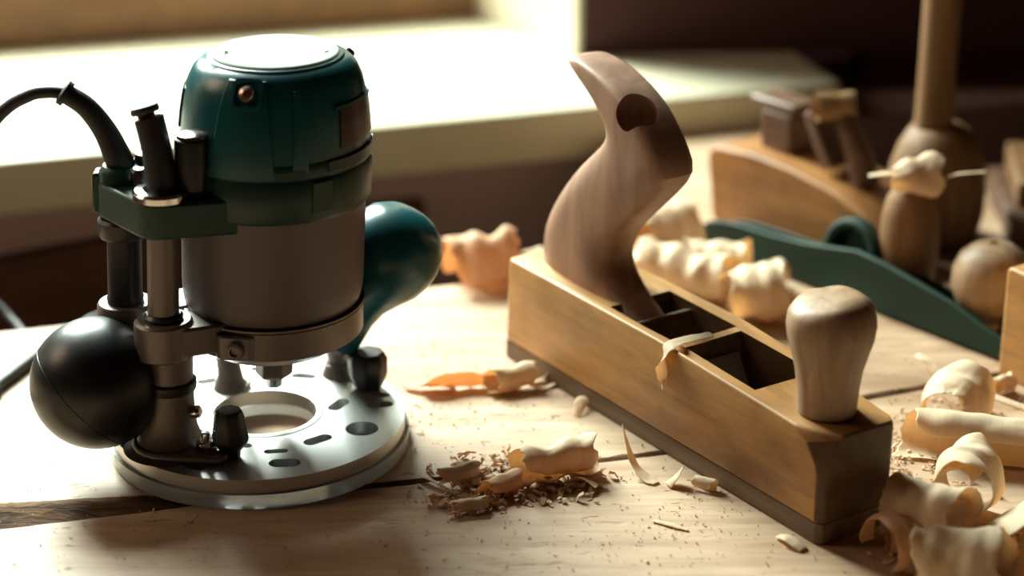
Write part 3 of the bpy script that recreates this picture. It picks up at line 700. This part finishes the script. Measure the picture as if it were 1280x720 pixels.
def put(bt, loc, rz=0, tilt=(0,0), label='', group='wood shavings on the bench', m='shave', name='wood_shaving', lift=True, cat='shaving', subs=1):
    bm, th = bt
    Rm = Euler((math.radians(tilt[0]), math.radians(tilt[1]), 0)).to_matrix(); bmesh.ops.transform(bm, matrix=Rm.to_4x4(), verts=bm.verts)
    if lift:
        mz = min(v.co.z for v in bm.verts)
        for v in bm.verts: v.co.z -= mz-.0003
    o = finish(name, bm, M[m], None, loc=loc, rot=(0,0,math.radians(rz)), smooth=True, angle=180)
    s = o.modifiers.new('s', 'SOLIDIFY'); s.thickness = th*MM; s.offset = 1
    if subs: q_ = o.modifiers.new('q', 'SUBSURF'); q_.levels = q_.render_levels = subs
    tag(o, label, cat, group); return o
G1 = 'shavings between the router and the wooden plane'; G2 = 'shavings piled at the lower right'; G3 = 'shavings behind the wooden plane'
exec_shavings = True
def at(x, y, z=0): p = P(x, y, z); return p
# --- between the tools
put(curl(52, 10.5, 7, 1.1, -150, 2.5, .25, 1.4, 4, seed=3), at(692,600), 24, label='big rolled shaving with glowing orange hollow in front of the board gap', group=G1)
put(curl(22, 6, 4, 1.1, -40, 2, .5, 1, 3, seed=4, m='shave2'), at(625,622), 42, (0,8), label='frayed small curl joined to the left of the big rolled shaving', group=G1, m='shave2')
put(curl(32, 8.0, 6, 1.05, -150, 1.6, -.25, 1.1, 2, seed=5), at(640,487), 20, label='orange rolled shaving close to the heel of the wooden plane', group=G1)
put(ribbon([(-30,-3,3,9,30),(-18,-1,5,11,60),(-4,1,4,11,75),(10,0,3,10,60),(22,3,2,7,40)], seed=6), at(590,487), 8, label='wavy orange ribbon shaving to the right of the router', group=G1, m='shave2')
put(ribbon([(-12,0,2,3,0),(-3,1,3,5,30),(4,2,9,6,60),(5,3,18,6,70),(1,3,23,4,80)], bow=.05, seed=7), at(684,478), 18, label='thin shaving curling upright against the side of the wooden plane', group=G1)
put(ribbon([(-10,0,1,4,10),(0,0,2,4,10),(12,1,4,3,5)], seed=8), at(694,482), 40, label='short thin sliver under the upright curling shaving', group=G1)
put(ribbon([(-2,14,1,5,0),(0,6,5,7,15),(1,-2,5,7,20),(3,-10,1,4,0)], seed=9), at(725,512), -28, label='pale leaf-shaped shaving lying alone beside the plane', group=G1)
put(ribbon([(-6,16,22,3.5,70),(-4,10,14,6,50),(-1,2,5,8,30),(5,-8,1,9,5),(9,-14,.6,5,0)], bow=.08, seed=10), at(795,592), 5, label='pale curved strip shaving standing up from the board gap', group=G1)
put(ribbon([(-14,2,2,5,0),(-4,0,4,7,20),(6,-1,3,7,30),(16,1,1,4,0)], seed=11, wave=1.2), at(535,488), 4, label='crumpled shaving flake by the right edge of the router base', group=G1, m='shave2')
put(ribbon([(-12,6,2.5,2.5,0),(0,0,3,4,20),(12,-6,1,3,0)], seed=12), at(540,606), -18, label='thin flat sliver across the gap right of the router base', group=G1)
put(curl(14, 3.2, 2.6, .9, -90, .8, 0, .3, seed=13), at(880,612), -32, label='tiny rolled shaving at the foot of the plane side', group=G1)
put(ribbon([(-5,0,.8,7,0),(0,0,5,9,20),(4,0,10,6,40)], seed=14), at(846,606), 20, label='small upright flake at the foot of the plane side', group=G1, m='crumb')
put(ribbon([(-8,3,1,5,0),(0,0,3,9,10),(9,-3,1,6,0)], seed=15, bow=.2), at(988,680), -35, label='cream flake beside the front end of the wooden plane', group=G1)
put(ribbon([(-10,2,1,2.5,0),(0,0,1.4,3.5,0),(10,-2,1,2,0)], seed=16), at(838,658), -20, label='reddish sliver on the bare bench before the plane', group=G1, m='crumb')
put(curl(24, 5, 3.8, .8, -80, 2.0, .3, .8, seed=17), at(578,606), 28, label='stubby rolled shaving at the left end of the crumb heap', group=G1, m='crumb')
put(curl(18, 3.5, 3, 1.0, -90, 2.0, .2, .7, seed=18), at(590,640), 12, label='crumbly small roll at the front of the crumb heap', group=G1, m='crumb')
put(ribbon([(-11,0,2,6,20),(-2,1,6,9,40),(8,0,3,8,10)], seed=19, wave=1.2), at(728,612), -10, label='bent flake under the right end of the big rolled shaving', group=G1, m='shave')
# --- on the tools
# shaving draped over the bar of the plane throat
o = put(ribbon([(4,26,69.2,7,0),(2,16,69,8,0),(1,5,68.6,9,0),(0,-1.5,66,10,0),(-1,-3.2,58,9,0),(-2,-2.8,48,5,0),(-2,-2.4,41,2,0)], bow=.02, wave=.4, seed=20), (0,0,0), 0, label='frayed pale shaving hanging over the edge of the large plane throat', group='shavings caught on the planes', lift=False)
o.location = O1 + L1*.162 + Vector((0,0,-.0022)); o.rotation_euler = (0,0,rz)
o = put(curl(30, 12, 7, 1.35, 30, 3, .5, 1.8, seed=21), (0,0,0), 0, label='pale curl with a long tail resting on the rear handle of the green plane', group='shavings caught on the planes', lift=True)
wp = O3 + Vector((L3.x,L3.y,0))*tp[0]*MM + Vector((-L3.y,L3.x,0))*tp[1]*MM; o.location = wp + Vector((-.002,-.008,.0745)); o.rotation_euler = (math.radians(8),0,math.radians(15))
o = put(ribbon([(-34,4,5,5,0),(-20,2,7,9,10),(-6,0,2,10,20),(6,-2,3,7,20),(20,-2,8,4,10),(38,0,9,2.5,0)], seed=22), (0,0,0), 0, label='long thin shaving sticking out both ways on top of the rear handle', group='shavings caught on the planes', lift=True)
o.location = wp + Vector((.004,-.012,.083))
put(curl(26, 10, 8, 1.05, 100, 1.2, 0, .5, seed=23), O2 + L2*.083 + Vector((-L2.y,L2.x,0))*.024 + Vector((0,0,.0905)), 15, label='brown looping shaving on top of the blurred wooden plane', group='shavings caught on the planes', m='brown_curl')
# --- behind the plane
put(curl(46, 20, 14, 1.25, -70, 3, .25, 2.2, 4, seed=30), at(825,330), 35, label='large pale curl of shaving just right of the horn handle', group=G3)
put(curl(64, 17, 12, 1.3, -60, 3, -.2, 2.2, 0, seed=31), at(858,372), -32, (0,0), label='wide cream roll of shaving against the back of the plane', group=G3)
put(curl(36, 19, 14, 1.2, -40, 2, .35, 1.6, 0, seed=32), at(938,398), 10, (10,0), label='orange-tinged open roll of shaving behind the throat of the plane', group=G3)
put(curl(6, 9, 8, .95, -60, .4, 0, .4, 0, seed=33), at(972,356), 35, label='narrow ring of shaving standing against the green plane', group=G3)
put(curl(24, 8, 6, 1.2, -60, 1.5, .3, 1, 0, seed=34, m='shave2'), at(985,395), -30, label='small tan roll of shaving left of the front knob', group=G3, m='shave2')
put(curl(40, 14, 10, 1.2, -60, 2.5, .3, 1.6, 0, seed=52), at(892,352), -15, label='pale loose shaving between the cream roll and the green plane', group=G3)
put(curl(30, 13, 9, 1.2, -60, 2.5, .3, 1.6, 0, seed=35), at(812,352), 70, label='small curl half hidden at the foot of the horn handle', group=G3)
put(curl(50, 20, 17, .5, -5, 2.5, -.12, 2.2, 0, seed=36, flat=1.7, m='shave2'), at(606,354), 8, (0,-4), label='big peach-coloured arched shaving at the rear edge of the bench', group=G3, m='shave2')
put(curl(26, 9, 7, 1.2, -60, 1.5, .2, 1, 0, seed=37), at(655,345), 20, label='small pale curl peeping out left of the horn handle base', group=G3)
# --- lower right pile
put(curl(100, 14, 11, .8, -120, 1.5, -.15, .6, 0, seed=40), at(1235,578), -14, (0,0), label='long trough-shaped shaving running out at the right edge', group=G2)
put(ribbon([(-48,16,26,8,10),(-38,12,24,11,20),(-18,5,17,13,25),(10,0,13,14,30),(50,-4,8,14,30)], bow=.25, seed=41), at(1236,520), -26, label='long ribbon shaving on top of the pile below the tan block', group=G2)
put(curl(40, 17, 12, .9, -30, 2, .55, 1.6, 0, seed=42), at(1185,548), 62, (0,14), label='white fan-shaped shaving joining the two long shavings', group=G2)
put(curl(34, 17, 11, 1.5, -40, 2, .15, 2.2, 0, seed=43, flat=1.15), at(1203,648), 62, (0,6), label='tall bulging pale curl in the middle of the lower right pile', group=G2)
put(curl(44, 15, 9, 1.4, -60, 2, .3, 2, 0, seed=44), at(1155,678), -38, label='smooth pale roll just right of the front corner of the plane', group=G2)
put(curl(10, 16, 14, .7, -20, .8, .1, .8, 0, seed=45), at(1108,706), 28, label='narrow looping shaving in the shadow of the plane front', group=G2, m='shave2')
put(curl(20, 10, 8, 1.1, -20, .8, .1, .8, 0, seed=49), at(1128,688), 10, label='brownish curl between the plane front and the smooth pale roll', group=G2, m='shave2')
put(curl(46, 17, 10, 1.3, -60, 2.5, .3, 2.2, 0, seed=46), at(1195,735), -20, label='round crumpled pale curl at the bottom edge of the picture', group=G2)
put(ribbon([(-40,-4,6,6,10),(-24,-2,14,18,20),(0,0,24,34,25),(30,4,30,44,25),(60,6,30,44,20)], bow=.12, seed=47, wave=1.5), at(1262,694), 20, label='broad sheet-like shaving rising at the lower right corner', group=G2, m='shave')
put(curl(16, 5, 4, 1.2, -60, 1.5, .3, 1, 0, seed=48), at(1254,492), 40, label='small curl at the foot of the tan block', group=G2)
put(curl(14, 4, 3.4, 1.2, -60, 1.0, .1, .5, 0, seed=50), at(1214,512), -12, label='short cream roll between the two long shavings', group=G2)
put(curl(20, 6, 5, .8, -60, 2.4, .3, 1.3, 0, seed=51), at(1250,704), 30, label='ragged little curl with frilled rim under the broad sheet', group=G2, m='crumb')

# crumbs and dust: uncountable
def crumbs(name, spots, m, label, seed):
    rnd = random.Random(seed); bm = nb()
    for (px, py, sx, sy, n, s0_, s1_) in spots:
        for _ in range(n):
            p = P(px+rnd.gauss(0, sx), py+rnd.gauss(0, sy)); s = rnd.uniform(s0_, s1_)*MM; el = rnd.uniform(.25,.9)
            # keep clear of the tools
            d = p-O1; lx = d.dot(L1); ly = d.dot(Vector((-L1.y, L1.x, 0)))
            if -.003 < lx < .292 and -.002 < ly < .062: continue
            if (p.xy-C.xy).length < .083: continue
            E_ = Euler((rnd.uniform(-.7,.7), rnd.uniform(-.7,.7), rnd.uniform(0,6.3))).to_matrix()
            vs = [Vector((-s,-s*el*.5,0)), Vector((0,-s*el*.7,s*.35)), Vector((s,-s*el*.4,0)), Vector((s*.9,s*el*.5,.1*s)), Vector((0,s*el*.5,s*.45)), Vector((-s*.8,s*el*.6,0))]
            vs = [E_ @ (v + Vector((rnd.uniform(-.2,.2), rnd.uniform(-.2,.2), rnd.uniform(-.2,.2)))*s) for v in vs]
            mz = min(v.z for v in vs); b = [bm.verts.new(p + v - Vector((0,0,mz-.0001))) for v in vs]
            t_ = [bm.verts.new(x.co + Vector((0,0,.25*s+.0001))) for x in b]
            for q_ in ((0,1,4,5),(1,2,3,4)):
                bm.faces.new([t_[k] for k in q_]); bm.faces.new([b[k] for k in q_[::-1]])
            for k in range(6): bm.faces.new((b[k], b[(k+1) % 6], t_[(k+1) % 6], t_[k]))
    o = finish(name, bm, M[m], None, smooth=False); tag(o, label, 'sawdust', None, 'stuff'); return o
crumbs('wood_crumbs', [(600,600,22,11,110,1,4.2),(570,628,24,9,60,1,4),(660,618,35,9,90,1,3.6),(720,606,25,7,50,.8,3),(620,575,20,7,30,.8,3)], 'crumb', 'heap of small wood crumbs around the big rolled shaving between the tools', 5)
crumbs('wood_crumbs', [(1120,560,14,20,90,.6,2),(1170,590,40,20,80,.6,2.4),(1240,690,30,15,60,.8,2.4),(1190,500,30,14,40,.6,2),(1150,700,40,15,60,.6,2.5)], 'crumb', 'loose wood crumbs under the curls of the lower right pile', 6)
crumbs('sawdust', [(640,560,180,70,260,.25,.9),(900,640,120,40,160,.25,1.1),(300,690,260,30,120,.25,.8),(540,500,60,30,120,.3,1.2),(640,470,60,22,90,.3,1.4),(1150,480,60,30,80,.3,.9),(60,560,70,80,60,.25,.7),(700,680,220,25,160,.25,.8),(470,430,60,40,50,.3,.9),(230,655,30,8,12,.4,1.2)], 'crumb', 'fine sawdust specks scattered across the workbench top', 8)

# ================================================================= LIGHT
def area(name, loc, target, sx, sy, power, col):
    l = bpy.data.lights.new(name, 'AREA'); l.shape = 'RECTANGLE'; l.size = sx; l.size_y = sy; l.energy = power; l.color = col
    o = bpy.data.objects.new(name, l); COL.objects.link(o); o.location = loc
    o.rotation_euler = (Vector(target)-Vector(loc)).to_track_quat('-Z', 'Y').to_euler(); return o
mid = along(WL*.60, .62)
area('window_daylight', (mid.x, mid.y, 1.05), (C.x+.05, C.y, .0), .72, .9, 148, (.93,1,.93))
area('warm_side_fill', (-1.5, 1.22, 1.05), (0, 1.1, .05), .6, .6, 7.5, (1,.76,.52))  # warm fill added to light the plane's near side; no window there
w_ = bpy.data.worlds.new('world'); SC.world = w_; w_.use_nodes = True
w_.node_tree.nodes['Background'].inputs[0].default_value = (.40,.15,.13,1); w_.node_tree.nodes['Background'].inputs[1].default_value = .03

# ================================================================= CAMERA
cd = bpy.data.cameras.new('camera'); cam = bpy.data.objects.new('camera', cd); COL.objects.link(cam)
cam.location = (0,0,H); cam.rotation_euler = (math.radians(90)-PITCH, 0, 0)
cd.sensor_width = 36; cd.lens = 36*F/1280; cd.clip_start = .05
cd.dof.use_dof = True; cd.dof.focus_distance = 1.14; cd.dof.aperture_fstop = 3.4
SC.camera = cam
vs = SC.view_settings; vs.view_transform = 'Standard'; vs.look = 'None'; vs.exposure = 0; vs.gamma = 1; vs.use_curve_mapping = False
